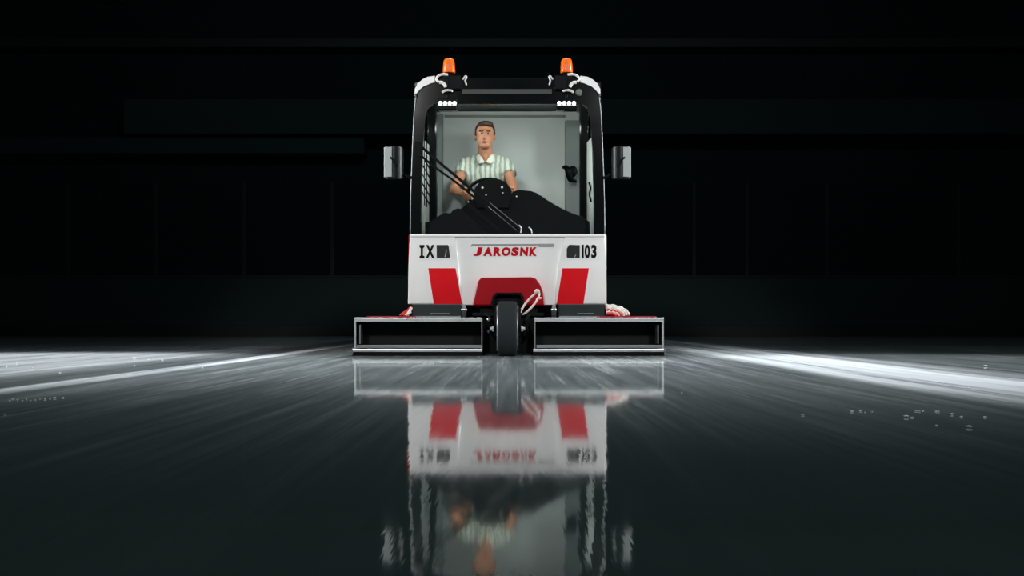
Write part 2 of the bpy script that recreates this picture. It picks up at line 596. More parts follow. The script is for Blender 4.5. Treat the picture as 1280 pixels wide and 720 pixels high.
# ------------------------------------------------------------------ the ice resurfacer
V = thing('ice_resurfacer', 'white and red ice resurfacing machine with glazed cab facing the camera', 'vehicle', (0, 8.3, 0))
YF = 8.30                     # front of the bodywork
def bx(px, Y=YF):
    return CAMX + (px - 640) * Y / F
def bz(py, Y=YF):
    return CAMZ + (HZ - py) * Y / F
def pp(pts, Y):
    return [(bx(a, Y), bz(c, Y)) for a, c in pts]

# --- front body: two standing columns and a recessed centre panel with the wheel notch
ZT, ZB = bz(293), bz(380)
bm = bmesh.new()
bm_prism(bm, pp([(512.5, 293), (569, 293), (569.5, 300), (578.5, 380), (510, 380), (510.5, 340)], YF), YF - 0.004, YF + 0.30, 0.010, 3)
bm_prism(bm, pp([(756, 293), (758, 340), (758.3, 380), (694, 380), (695, 362), (699, 327), (705, 300), (705.5, 293)], YF), YF - 0.004, YF + 0.30, 0.010, 3)
bm_prism(bm, pp([(566, 293.5), (566, 297), (575, 381), (604, 381), (613, 360), (657, 360), (664, 381), (699, 381), (703, 330), (709, 297), (709, 293.5)], YF), YF + 0.012, YF + 0.30, 0.003, 2)
# rounded top lip under the windscreen
bm_prism(bm, pp([(512.5, 292.6), (756, 292.6), (756, 296.5), (512.5, 296.5)], YF), YF - 0.012, YF + 0.09, 0.010, 3)
front = link('front_body', mesh_of(bm, 'front_body'), 'white', V)
# red stripes
prism('red_stripe', 'red', V, pp([(535.3, 335.3), (569.5, 335.3), (577.8, 380), (542.3, 380)], YF), YF - 0.0075, YF - 0.002)
prism('red_stripe', 'red', V, pp([(703.0, 335.3), (736.0, 335.3), (729.2, 380), (695.8, 380)], YF), YF - 0.0075, YF - 0.002)
# red wheel arch, raised hood with a black inner lip
arch_out = [(591.5, 382), (598.5, 351), (602, 347.3), (664, 346.6), (669.5, 348.5), (674.5, 355), (678.5, 366), (680, 382)]
arch_in = [(653.5, 382), (653.5, 372), (650, 367), (621, 367), (616.5, 371), (614, 382)]
prism('wheel_arch', 'dark_red', V, pp(arch_out + arch_in, YF), YF - 0.055, YF + 0.02, 0.010)
lip = [(613, 383), (616, 370), (620.5, 366), (651, 366), (655, 371.5), (655, 383), (652, 383), (652, 373), (649, 368.5), (622, 368.5), (618.5, 372), (616.5, 383)]
prism('arch_lip', 'matte', V, pp(lip, YF), YF - 0.062, YF - 0.02)
box('wheel_well', 'matte', V, bx(600), bx(672), YF + 0.02, YF + 0.5, 0.10, bz(348), 0.0)

# headlamps and lettering
lampL = prism('headlamp', 'lamp_dark', V, pp([(545.8, 306.3), (559.8, 306.3), (561, 308), (562.6, 321), (562, 322.3), (546, 322.3)], YF), YF - 0.010, YF - 0.002, 0.002)
prism('lens_divider', 'badge', lampL, pp([(557.6, 313), (558.6, 313), (557.3, 321.5), (555.7, 321.5)], YF), YF - 0.0115, YF - 0.009)
lampR = prism('headlamp', 'lamp_dark', V, pp([(711.5, 306), (724.6, 306.5), (724.6, 322.3), (709.2, 322.3), (708.3, 321), (708.4, 311)], YF), YF - 0.010, YF - 0.002, 0.002)
prism('lens_divider', 'badge', lampR, pp([(719.5, 318), (720.3, 318), (718.6, 322), (717.2, 322)], YF), YF - 0.0115, YF - 0.009)
def word(m, letters, top, bottom, y, bold, depth, shear=0.0):
    """one raised word: each letter (character, left px, right px) fitted to its own width"""
    whole = bmesh.new()
    for ch, l, r_ in letters:
        if ch == 'I':
            w = r_ - l
            pts = pp([(l, top), (r_, top), (r_, top + 2.6), (l + w * .70, top + 4.4), (l + w * .70, bottom - 3.4), (r_, bottom - 2.6), (r_, bottom),
                      (l, bottom), (l, bottom - 2.6), (l + w * .25, bottom - 3.4), (l + w * .25, top + 4.4), (l, top + 2.6)], YF)
            bm_prism(whole, pts, y - depth, y)
            continue
        t = text('letter_mark', ch, m, None, bx(l), bx(r_), bz(bottom), bz(top), y, bold, depth, shear)
        whole.from_mesh(t.data)
        bpy.data.objects.remove(t)
    return link('letter_mark', mesh_of(whole, 'letter_mark'), m, V)
word('letter', [('I', 524.4, 530.6), ('X', 532.2, 543.2)], 306.2, 322.8, YF - 0.004, 0.05, 0.0025)
word('letter', [('1', 727.2, 729.7), ('0', 730.7, 737.4), ('3', 739.0, 745.6)], 305.9, 322.9, YF - 0.004, 0.045, 0.0025)
word('letter_red', [('J', 591.8, 603.4), ('A', 603.8, 615.2), ('R', 616.4, 626.2), ('O', 627.0, 638.2), ('S', 638.8, 648.6), ('N', 649.6, 660.6), ('K', 661.4, 671.0)],
     308.9, 319.9, YF + 0.012, 0.065, 0.003, 0.10)
prism('trim_line', 'badge', V, pp([(588, 307.6), (590, 305.0), (672, 304.8), (672, 306.4), (590.5, 306.6), (589.5, 308.2)], YF), YF + 0.004, YF + 0.014)
prism('trim_line', 'badge', V, pp([(673, 304.6), (692.5, 304.6), (692.5, 308.2), (673, 308.2)], YF), YF + 0.002, YF + 0.014, 0.002)

# red side skins and the long rear body
for s in (-1, 1):
    bm = bmesh.new()
    bm_box(bm, min(s * 0.700, s * 0.736), max(s * 0.700, s * 0.736), YF + 0.03, 9.95, 0.37, 0.885, 0.006)
    link('side_panel', mesh_of(bm, 'side_panel'), 'red' if s < 0 else 'white', V)
box('rear_body', 'white', V, -0.70, 0.70, 9.97, 12.3, 0.36, 1.62, 0.05)
for s in (-1, 1):
    prism_pts = [(10.1, 0.45), (11.0, 0.45), (11.3, 1.45), (10.4, 1.45)]
    bm = bmesh.new()
    a = [bm.verts.new((s * 0.7005, y, z)) for y, z in prism_pts]
    c = [bm.verts.new((s * 0.704, y, z)) for y, z in prism_pts]
    bm.faces.new(a); bm.faces.new(c[::-1])
    for i in range(4):
        bm.faces.new((a[i], c[i], c[(i + 1) % 4], a[(i + 1) % 4]))
    link('red_stripe', mesh_of(bm, 'side_stripe'), 'red', V)
box('chassis', 'matte', V, -0.55, 0.55, 8.62, 12.2, 0.24, 0.37, 0.01)

def wheel(cx, cy, r, w, parent=V):
    e = r * 0.10
    t = lathe('wheel', 'tyre', parent, [(r * 0.55, -w / 2), (r * 0.94, -w / 2), (r - 0.003, -w / 2 + 0.007), (r, -w / 2 + 0.016), (r, w / 2 - 0.016),
              (r - 0.003, w / 2 - 0.007), (r * 0.94, w / 2), (r * 0.55, w / 2)], (cx, cy, r), 'X', 48)
    for s in (-1, 1):
        lathe('wheel_rim', 'grey_steel', t, [(r * 0.62, s * w / 2 * 0.8), (r * 0.60, s * (w / 2 + 0.004)), (r * 0.50, s * (w / 2 - 0.01)), (r * 0.2, s * (w / 2 - 0.008))], (cx, cy, r), 'X', 32)
    return t
for s in (-1, 1):
    wheel(s * 0.60, 11.3, 0.26, 0.20)

# --- centre front wheel on its fork
WY, WR = 7.68, 0.188
wx = (bx(622.3, 7.5) + bx(646.2, 7.5)) / 2
wheel(wx, WY, WR, 0.128)
for s in (-1, 1):
    x = wx + s * 0.084
    prof = [(7.66, 0.165), (7.70, 0.16), (7.75, 0.21), (8.0, 0.33), (8.26, 0.36), (8.26, 0.29), (8.0, 0.24), (7.80, 0.15), (7.72, 0.13), (7.64, 0.14)]
    bm = bmesh.new()
    a = [bm.verts.new((x - 0.010, y, z)) for y, z in prof]
    c = [bm.verts.new((x + 0.010, y, z)) for y, z in prof]
    bm.faces.new(a); bm.faces.new(c[::-1])
    for i in range(len(a)):
        j = (i + 1) % len(a)
        bm.faces.new((a[i], c[i], c[j], a[j]))
    link('fork_arm', mesh_of(bm, 'fork_arm'), 'matte', V)
    lathe('axle_nut', 'chrome', V, [(0.022, 0), (0.022, s * 0.012), (0.013, s * 0.016), (0.012, s * 0.028)], (x + s * 0.009, WY, WR), 'X', 6, smooth=False)
    tube('chrome_rod', 'chrome', V, [(wx + s * 0.070, 7.60, 0.04), (wx + s * 0.070, 7.585, 0.345)], 0.0028, 6)
# bolts and hoses in the dark gap beside the wheel
for px, py in ((610.5, 399.5), (610, 414.5), (619.5, 407)):
    p = at(px, py, 7.95)
    lathe('bolt', 'chrome', V, [(0.011, 0), (0.011, -0.01), (0.006, -0.014)], p, 'Y', 8, smooth=False)
box('gap_cover', 'rubber', V, bx(603.5, 7.95), bx(667.5, 7.95), 7.96, 8.20, 0.015, 0.262, 0.004)
tube('hydraulic_hose', 'rubber', V, smooth_path([at(606, 392, 7.9), at(613, 398, 7.85), at(612, 410, 7.82), at(617, 420, 7.9)]), 0.008, 8)
tube('hydraulic_hose', 'rubber', V, smooth_path([at(662, 393, 7.9), at(657, 402, 7.85), at(660, 414, 7.82), at(655, 425, 7.9)]), 0.008, 8)
box('tread_plate', 'matte', V, bx(590, 7.95), bx(680, 7.95), 7.99, 8.26, 0.275, 0.30, 0.004)

# pale looped strap hanging by the wheel arch
lc, la = at(662.5, 379.5, 8.0), R(50)
pts = []
for k in range(28):
    a = 2 * PI * k / 28
    u, w = 0.100 * math.cos(a), 0.026 * math.sin(a)
    pts.append(lc + Vector((u * math.cos(la) - w * math.sin(la), 0.015 * math.sin(a), u * math.sin(la) + w * math.cos(la))))
strap = tube('looped_strap', 'strap', V, pts, 0.0075, 8, closed=True)
bm = bmesh.new()
bm_ball(bm, at(671.5, 364, 7.98), (0.020, 0.014, 0.016))
link('buckle', mesh_of(bm, 'buckle'), 'strap', strap, smooth=True)
bm = bmesh.new()
bm_ball(bm, at(674, 373, 7.99), (0.022, 0.012, 0.009), (0, -0.2, 0))
link('strap_end', mesh_of(bm, 'strap_end'), 'strap', strap, smooth=True)

# --- the two conditioner housings at ice level
YD = 7.75
for s in (-1, 1):
    if s < 0:
        xo, xi = bx(443, YD), bx(603, YD)
    else:
        xo, xi = bx(829.5, YD), bx(668, YD)
    lo, hi = min(xo, xi), max(xo, xi)
    zt = bz(397.3, YD)
    bm = bmesh.new()
    bm_box(bm, lo, hi, YD, YD + 0.85, zt - 0.014, zt, 0.003)                 # top sheet
    bm_box(bm, lo + .002, hi - .002, YD + 0.01, YD + 0.85, 0.024, 0.040)            # floor
    bm_box(bm, lo + .002, hi - .002, YD + 0.26, YD + 0.29, 0.03, zt - 0.012)         # back
    bm_box(bm, lo, lo + 0.008, YD + .005, YD + 0.85, 0.026, zt - 0.01)
    bm_box(bm, hi - 0.008, hi, YD + .005, YD + 0.85, 0.026, zt - 0.01)
    H = link('conditioner_housing', mesh_of(bm, 'conditioner_housing'), 'well', V)
    H['label'] = 'black open housing with steel edging'
    box('top_rail', 'steel', H, lo, hi, YD - 0.02, YD + 0.015, bz(402.2, YD), bz(397.2, YD), 0.003)
    box('middle_rail', 'grey_steel', H, lo + .015, hi - .004, YD - 0.012, YD + 0.01, bz(435, YD), bz(431.3, YD), 0.002)
    box('lower_rail', 'steel', H, lo - .008, hi, YD - 0.028, YD + 0.01, bz(439.7, YD), bz(436.3, YD), 0.002)
    e = 1 if s > 0 else -1
    box('end_post', 'steel', H, xo, xo - e * 0.014, YD - 0.018, YD + 0.012, bz(437, YD), bz(400, YD), 0.002)
    box('inner_post', 'grey_steel', H, xi, xi + e * 0.007, YD - 0.010, YD + 0.012, bz(437, YD), bz(400, YD), 0.001)
    box('end_plate', 'grey_steel', H, xo - e * 0.030, xo - e * 0.038, YD + 0.03, YD + 0.16, bz(430, YD), bz(406, YD), 0.001)
    box('squeegee', 'rubber', H, lo - 0.012, hi + 0.002, YD - 0.020, YD + 0.80, 0.0, 0.024, 0.003)
    # end skid
    bm = bmesh.new()
    bm_box(bm, *sorted((xo + e * 0.002, xo + e * 0.014)), YD - 0.02, YD + 0.6, 0.012, 0.055, 0.004)
    link('skid', mesh_of(bm, 'skid'), 'grey_steel', H)
    # red cover on top, outboard of the body
    xr0 = bx(457, YD) if s < 0 else bx(822, YD)
    xr1 = bx(516, YD) if s < 0 else bx(750, YD)
    box('red_cover', 'dark_red', H, xr0, xr1, YD + 0.05, YD + 0.75, zt - 0.002, zt + 0.012, 0.004)
    # carrier bracket and lift cylinder between body and housing
    ya = 8.08
    xa, xb = (bx(515.5, ya), bx(576, ya)) if s < 0 else (bx(699, ya), bx(756, ya))
    br = box('carrier_bracket', 'bracket', V, xa, xb, ya, ya + 0.5, bz(397.5, ya) , bz(380, ya) , 0.006)
    box('bracket_edge', 'grey_steel', br, xa - .002, xb + .002, ya - 0.012, ya + 0.02, bz(397, ya), bz(395.2, ya), 0.001)
    box('bracket_rib', 'grey_steel', br, xa + 0.13, xb - 0.08, ya - 0.006, ya + 0.004, bz(392.6, ya), bz(391.6, ya), 0.0005)
    xc = bx(580, ya) if s < 0 else bx(692.5, ya)
    lathe('lift_cylinder', 'steel', V, [(0.017, 0), (0.017, 0.045), (0.022, 0.047), (0.022, 0.062), (0.014, 0.064), (0.014, 0.092)], (xc, ya + 0.01, bz(396.5, ya)), 'Z', 16)

# red and white hoses heaped on the outboard ends of the housings
def arc(x0, z0, rx, rz, a0, a1, y, n=14, wob=0.0):
    return [Vector((x0 + rx * math.cos(R(a0 + (a1 - a0) * k / n)), y + wob * math.sin(k * 1.3), z0 + rz * math.sin(R(a0 + (a1 - a0) * k / n)))) for k in range(n + 1)]
zh = bz(397, 8.1) + 0.012
xr = bx(758, 8.1)
for k, (rx, rz, m_, rad, yy) in enumerate(((0.163, 0.073, 'hose_white', .012, 8.12), (0.142, 0.060, 'hose_white', .011, 8.10), (0.125, 0.046, 'strap', .010, 8.085),
                                    (0.100, 0.040, 'hose_red', .009, 8.07), (0.085, 0.026, 'strap', .009, 8.06), (0.060, 0.015, 'hose_red', .010, 8.045),
                                    (0.150, 0.060, 'hose_white', .012, 8.17), (0.120, 0.070, 'hose_red', .012, 8.21))):
    pts = arc(xr, zh + 0.002, rx, rz, 3, 92, yy, 14, 0.006)
    pts = [p + Vector((0, 0, 0.004 * math.sin(i * 1.9 + k))) for i, p in enumerate(pts)]
    tube('hose', m_, V, pts, rad, 8)
xl = bx(514.5, 8.1)
for k, (rx, rz, m_, rad, yy) in enumerate(((0.085, 0.070, 'hose_red', .009, 8.12), (0.060, 0.052, 'hose_red', .010, 8.10), (0.030, 0.062, 'hose_white', .011, 8.08), (0.040, 0.030, 'strap', .008, 8.06))):
    q = [Vector((xl, yy, zh + rz)), Vector((xl - rx * 0.3, yy, zh + rz * 0.62)), Vector((xl - rx * 0.62, yy, zh + rz * 0.38)), Vector((xl - rx, yy, zh + 0.004))]
    tube('hose', m_, V, smooth_path(q, 4), rad, 8)

# --- cab: front hoop, corner caps, pillars, roof
YC = YF + 0.03
outer = [(-0.722, ZT - 0.006), (-0.718, 1.15), (-0.706, 1.50), (-0.692, 1.80), (-0.678, 1.93), (-0.655, 1.99), (-0.61, 2.035), (-0.55, 2.052),
         (0.55, 2.052), (0.61, 2.035), (0.655, 1.99), (0.678, 1.93), (0.692, 1.80), (0.706, 1.50), (0.718, 1.15), (0.722, ZT - 0.006)]
inner = [(0.648, ZT - 0.006), (0.645, 1.15), (0.636, 1.50), (0.620, 1.78), (0.600, 1.84), (0.560, 1.868), (-0.560, 1.868), (-0.600, 1.84),
         (-0.620, 1.78), (-0.636, 1.50), (-0.645, 1.15), (-0.648, ZT - 0.006)]
hoop = prism('cab_front_frame', 'black', V, outer + inner, YC, YC + 0.10, 0.012)
# edge highlight down each front pillar, put in as a thin grey tube
for s in (-1, 1):
    tube('edge_highlight', 'grey_steel', hoop, smooth_path([(s * 0.7225, YC + 0.01, 0.89), (s * 0.719, YC + 0.01, 1.15), (s * 0.707, YC + 0.01, 1.50), (s * 0.693, YC + 0.01, 1.80), (s * 0.680, YC + 0.01, 1.92)]), 0.0055, 8)
    tube('inner_highlight', 'grey_steel', hoop, smooth_path([(s * 0.648, YC + 0.03, 1.50), (s * 0.640, YC + 0.02, 1.70), (s * 0.648, YC + 0.01, 1.86), (s * 0.656, YC + 0.008, 1.90)]), 0.0045, 8)  # glossy reflection inside the pillar, put in as a grey tube
    # white corner cap
    capo = [(0.690, 1.925), (0.688, 1.965), (0.668, 2.005), (0.635, 2.035), (0.595, 2.056), (0.540, 2.064),
            (0.540, 2.014), (0.585, 2.006), (0.625, 1.990), (0.655, 1.965), (0.672, 1.932)]
    prism('corner_cap', 'white', V, [(s * a, c) for a, c in capo], YC - 0.018, YC + 0.14, 0.006)
# grey strip along the header
box('header_strip', 'header_grey', V, bx(577), bx(690), YC - 0.012, YC + 0.004, bz(117), bz(110.5), 0.004)
# roof, curved, with pale lining
def roof_sheet(z_off, name, m, thick):
    bm = bmesh.new()
    ys = [(8.42, 2.040), (8.55, 2.085), (8.72, 2.125), (9.0, 2.150), (9.5, 2.155), (9.96, 2.140)]
    rows = []
    for y, z in ys:
        row = []
        for x, dz in ((-0.70, -0.10), (-0.66, -0.04), (-0.58, 0), (0, 0.01), (0.58, 0), (0.66, -0.04), (0.70, -0.10)):
            row.append(bm.verts.new((x, y, z + dz + z_off)))
        rows.append(row)
    for A, B in zip(rows, rows[1:]):
        for i in range(len(A) - 1):
            bm.faces.new((A[i], A[i + 1], B[i + 1], B[i]))
    ex = bmesh.ops.extrude_face_region(bm, geom=bm.faces[:])
    for v in ex['geom']:
        if isinstance(v, bmesh.types.BMVert):
            v.co.z -= thick
    return link(name, mesh_of(bm, name), m, V, smooth=True)
roof_sheet(0, 'roof', 'black', 0.022)
roof_sheet(-0.026, 'headlining', 'panel_dark', 0.010)
# rear wall, rear posts, floor, side sills
box('rear_panel', 'panel', V, -0.655, 0.655, 9.90, 9.94, 0.60, 2.10, 0.004)
for s in (-1, 1):
    box('rear_post', 'black', V, s * 0.62, s * 0.70, 9.84, 9.96, 0.88, 2.03, 0.01)
    box('door_post', 'black', V, s * 0.592, s * 0.668, 9.28, 9.38, 0.88, 2.06, 0.012)
    box('side_glass', 'glass', V, s * 0.690, s * 0.696, 8.44, 9.83, 0.89, 1.97, 0.0)
    box('side_rail', 'black', V, s * 0.672, s * 0.704, 8.42, 9.86, 1.95, 2.04, 0.008)
    # pale door trim seen edge on between the posts
    bm = bmesh.new()
    q = [(0.684, 8.86), (0.652, 9.26), (0.660, 9.27), (0.690, 8.87)]
    a = [bm.verts.new((s * x, y, 0.89)) for x, y in q]
    c = [bm.verts.new((s * x, y, 1.70 if s < 0 else 1.72)) for x, y in q]
    bm.faces.new(a); bm.faces.new(c[::-1])
    for i in range(4):
        bm.faces.new((a[i], c[i], c[(i + 1) % 4], a[(i + 1) % 4]))
    D = link('door_trim', mesh_of(bm, 'door_trim'), 'strip', V)
    if s < 0:
        for z in (1.24, 1.31, 1.385, 1.46, 1.535):
            tube('grille_bar', 'matte', D, [(-0.682, 8.86, z + 0.03), (-0.648, 9.27, z - 0.03)], 0.006, 6)
        for x, y in ((-0.670, 8.98), (-0.661, 9.10)):
            tube('grille_bar', 'matte', D, [(x + 0.002, y, 1.17), (x + 0.002, y, 1.70)], 0.004, 6)
    else:
        tube('door_latch', 'matte', D, smooth_path([(0.668, 9.00, 1.20), (0.655, 8.98, 1.26), (0.664, 9.0, 1.31), (0.654, 9.02, 1.36)]), 0.008, 8)
box('cab_floor', 'matte', V, -0.69, 0.69, 8.62, 9.90, 0.58, 0.62, 0.0)
box('jamb_panel', 'panel_dark', V, bx(706.5, 9.8), 0.618, 9.78, 9.895, 0.62, 2.0, 0.004)
box('jamb_panel', 'panel_dark', V, -0.618, bx(553.5, 9.8), 9.78, 9.895, 0.62, 2.06, 0.004)
box('rear_trim', 'panel_dark', V, -0.56, 0.505, 9.885, 9.905, 2.045, 2.065, 0.003)
# small grab handle on the jamb
hp = smooth_path([at(703.5, 209, 9.7), at(708, 210, 9.68), at(711, 216, 9.66), at(713, 224, 9.68), at(720, 227, 9.74)])
bm = bmesh.new()
bm_tube(bm, hp, [0.012 + 0.018 * math.sin(PI * min(1, k / (len(hp) - 1))) for k in range(len(hp))], 10)
bm_ball(bm, at(715, 215, 9.70), (0.045, 0.03, 0.055), (0, 0.5, 0))
link('grab_handle', mesh_of(bm, 'grab_handle'), 'matte', V, smooth=True)
# windscreen
wp = [(-0.655, ZT), (-0.650, 1.15), (-0.640, 1.50), (-0.628, 1.79), (-0.60, 1.85), (-0.56, 1.872), (0.56, 1.872), (0.60, 1.85), (0.628, 1.79), (0.640, 1.50), (0.650, 1.15), (0.655, ZT)]
prism('windscreen', 'glass', V, wp, YC + 0.045, YC + 0.051)

# dashboard, instrument hump and steering
YDH = 8.62
dash = [(531, 296), (531, 278), (543, 276), (549, 269), (556, 265.5), (562, 266.5), (567, 268), (574, 263), (582, 256), (592, 248), (600, 246), (640, 246),
        (641, 238.5), (650, 237.2), (664, 238.5), (671, 241), (675, 246), (684, 250), (694, 256), (705, 262), (714, 266), (726, 270), (737, 277), (738, 296)]
prism('dashboard', 'matte', V, pp(dash, YDH), YDH, YDH + 0.26, 0.012)
pod = prism('instrument_pod', 'matte', V, pp([(592, 250), (594, 236), (600, 228), (610, 225.5), (622, 225), (632, 228), (638, 236), (641, 248), (636, 262), (596, 262)], 8.66), 8.60, 8.84, 0.012)
for px, py, r in ((603, 234.5, .0085), (602.2, 235.5, .004), (627.5, 234, .0085), (607.5, 243.5, .006), (628.5, 241, .005), (645.8, 245.5, .006)):
    p = at(px, py, 8.592 if px < 640 else 8.612)
    lathe('button', 'button' if r > .0045 else 'matte', pod, [(r, 0.012), (r, 0), (r * .6, -0.004)], p, 'Y', 12)
# steering wheel, tilted toward the driver
SR = 0.170
sc_ = Vector((-0.150, 9.0, 1.262))
tl = R(38)
bm = bmesh.new()
ring = [sc_ + Vector((SR * math.cos(2 * PI * k / 40), -SR * math.sin(2 * PI * k / 40) * math.cos(tl), SR * math.sin(2 * PI * k / 40) * math.sin(tl))) for k in range(40)]
bm_tube(bm, ring, 0.014, 10, closed=True)
sw = link('steering_wheel', mesh_of(bm, 'steering_wheel'), 'matte', V, smooth=True)
for a in (328, 212, 90):
    a = R(a)
    e = sc_ + Vector((SR * math.cos(a), -SR * math.sin(a) * math.cos(tl), SR * math.sin(a) * math.sin(tl)))
    tube('spoke', 'matte', sw, [sc_, e], [0.022, 0.012], 8)
bm = bmesh.new()
bm_ball(bm, sc_, (0.055, 0.045, 0.035), (-tl, 0, 0))
link('hub', mesh_of(bm, 'hub'), 'matte', sw, smooth=True)
tube('steering_column', 'matte', V, [sc_, (-0.15, 8.80, 1.02)], [0.03, 0.04], 12)
# driver seat
seat = box('driver_seat', 'seat', V, -0.42, 0.03, 9.27, 9.76, 0.88, 0.990, 0.03)
box('seat_back', 'seat', seat, -0.38, -0.01, 9.74, 9.86, 0.98, 1.52, 0.035)
box('seat_pedestal', 'matte', seat, -0.34, -0.05, 9.36, 9.72, 0.62, 0.905, 0.01)

# wiper: twin arms from the left pillar crossing to the blade at the foot of the glass
YW = YC + 0.02
wa = tube('wiper_arm', 'rubber', V, smooth_path([at(525, 182, YW), at(548, 202, YW - .02), at(572, 222, YW - .03), at(598, 244, YW - .03), at(625, 266, YW - .03), at(649, 287, YW - .02)]), 0.0105, 8)
wb = tube('wiper_arm', 'rubber', V, smooth_path([at(524, 193, YW), at(545, 210, YW - .015), at(570, 228, YW - .02), at(592, 246, YW - .02), at(620, 270, YW - .02), at(648, 290, YW - .01)]), 0.0085, 8)
tube('wiper_rod', 'grey_steel', V, [at(612, 253, YW - .045), at(650, 284, YW - .03)], 0.0022, 6)
tube('wiper_rod', 'grey_steel', V, [at(610, 258, YW - .04), at(646, 288, YW - .025)], 0.0022, 6)
tube('wiper_clip', 'chrome', V, smooth_path([at(649, 281, YW - .03), at(651.5, 285, YW - .035), at(651, 291, YW - .02)]), 0.005, 8)
tube('wiper_clip', 'chrome', V, smooth_path([at(661, 284, YW - .03), at(664, 287, YW - .035), at(665, 291.5, YW - .02)]), 0.005, 8)
box('wiper_pivot', 'matte', V, bx(519, YW), bx(528, YW), YW - 0.025, YW + 0.04, bz(197, YW), bz(178, YW), 0.006)

# door mirrors
for s in (-1, 1):
    zc0, zc1 = bz(223.5, 8.2), bz(184, 8.2)
    xo, xi = s * 0.897, s * 0.765
    n = 14
    bm = bmesh.new()
    prof = []
    # D section in plan, bulging to the front
    for k in range(n + 1):
        t = k / n
        x = xo + (xi - xo) * t
        prof.append((x, 8.20 - 0.055 * math.sin(PI * min(1, 0.12 + 0.88 * t)) ** 0.7))
    prof += [(xi, 8.24), (xo, 8.24)]
    a = [bm.verts.new((x, y, zc0)) for x, y in prof]
    c = [bm.verts.new((x, y, zc1)) for x, y in prof]
    bm.faces.new(a); bm.faces.new(c[::-1])
    for i in range(len(a)):
        j = (i + 1) % len(a)
        bm.faces.new((a[i], c[i], c[j], a[j]))
    bmesh.ops.recalc_face_normals(bm, faces=bm.faces[:])
    bmesh.ops.bevel(bm, geom=[e for f in bm.faces if len(f.verts) > 6 for e in f.edges], offset=0.006, segments=2, affect='EDGES')
    mir = link('door_mirror', mesh_of(bm, 'door_mirror'), 'mirror_shell', V)
    xm = xo + (xi - xo) * 0.42  # sidelit outer part of the shell, painted as a paler strip
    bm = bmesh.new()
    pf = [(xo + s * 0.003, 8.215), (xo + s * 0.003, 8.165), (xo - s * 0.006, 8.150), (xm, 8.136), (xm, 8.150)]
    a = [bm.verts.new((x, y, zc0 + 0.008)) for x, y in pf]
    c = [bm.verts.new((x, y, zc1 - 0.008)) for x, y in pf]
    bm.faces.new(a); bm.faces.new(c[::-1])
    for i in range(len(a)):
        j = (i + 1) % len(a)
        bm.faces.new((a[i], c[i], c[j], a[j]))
    link('mirror_lit_strip', mesh_of(bm, 'mirror_lit_strip'), 'mirror_lit', mir)['label'] = 'lit outer side, painted pale'
    tube('mirror_arm', 'matte', mir, smooth_path([(xi - s * 0.01, 8.21, 1.315), (s * 0.74, 8.24, 1.305), (s * 0.715, 8.34, 1.31)]), 0.012, 8)
    tube('mirror_clamp', 'matte', mir, smooth_path([(xm + s * 0.010, 8.130, 1.43), (xm - s * 0.02, 8.122, 1.405), (xm - s * 0.045, 8.128, 1.36)]), 0.007, 8)
    box('mirror_glass', 'chrome', mir, xo - s * 0.01, xi + s * 0.01, 8.238, 8.244, zc0 + 0.01, zc1 - 0.01, 0.001)

# beacons, lamp brackets and work lamps on the front edge of the roof
for s, pxb in ((-1, 561.3), (1, 708.2)):
    YBc = 8.46
    b0 = at(pxb, 91.5, YBc)
    base = lathe('beacon', 'matte', V, [(0.050, -0.095), (0.050, -0.03), (0.040, -0.018), (0.040, 0.0)], b0, 'Z', 24)
    lens = lathe('beacon_lens', 'amber', base, [(0.046, 0.0), (0.047, 0.015), (0.044, 0.060), (0.041, 0.090), (0.034, 0.104), (0.016, 0.109)], b0, 'Z', 28)
    # ribs of the lens
    box('lens_rib', 'amber_dark', base, b0.x - 0.016, b0.x + 0.014, b0.y - 0.0475, b0.y - 0.030, b0.z + 0.012, b0.z + 0.07, 0.004)
    # white bracket
    Yk = YC - 0.03
    def kp(px, py):
        q = at(px if s < 0 else 1269.5 - px, py, Yk)
        return q
    tube('lamp_bracket', 'hose_white', V, smooth_path([kp(560, 93.5), kp(553, 93), (kp(548, 95)), kp(545.5, 99), kp(548, 102.5)]), [0.009] * 25, 8)
    tube('lamp_bracket', 'hose_white', V, smooth_path([kp(549, 103), kp(553, 103.5), kp(556, 106), kp(557, 109)]), 0.012, 8)
    tube('lamp_bracket', 'hose_white', V, smooth_path([kp(552.5, 115.5), kp(557, 113.2), kp(562, 112.8), kp(566, 114)]), 0.009, 8)
    tube('roof_clip', 'hose_white', V, smooth_path([kp(578.5, 99.5), kp(581.5, 95.5), kp(583.2, 96.5), kp(581.5, 101), kp(583, 106.5)]), 0.0065, 8)
    box('bracket_block', 'matte', V, kp(560, 0).x, kp(576, 0).x, Yk - 0.01, Yk + 0.09, bz(112, Yk), bz(94, Yk), 0.008)
    # work lamp under the header
    YL = YC - 0.06
    x0, x1 = (at(547, 0, YL).x, at(571.5, 0, YL).x) if s < 0 else (at(695.5, 0, YL).x, at(721, 0, YL).x)
    wl = box('work_lamp', 'black', V, x0, x1, YL, YL + 0.075, bz(137.5, YL), bz(123, YL), 0.008)
    for k in range(4):
        xx = x0 + (x1 - x0) * (0.14 + 0.24 * k)
        lathe('led', 'led', wl, [(0.015, 0.004), (0.015, -0.003), (0.009, -0.007)], (xx, YL, bz(129, YL)), 'Y', 14)
    box('lamp_visor', 'hose_white', wl, x0 + .004, x1 - .004, YL - 0.008, YL + 0.005, bz(132.5, YL), bz(131.3, YL), 0.001)
    tube('lamp_stem', 'matte', wl, [(x0 * .5 + x1 * .5, YL + 0.03, bz(124, YL)), (x0 * .5 + x1 * .5, YL + 0.05, bz(112, YL))], 0.012, 8)
lathe('round_sensor', 'panel_dark', V, [(0.026, 0.01), (0.026, -0.004), (0.018, -0.008)], at(723.5, 115.5, YC - 0.005), 'Y', 20)
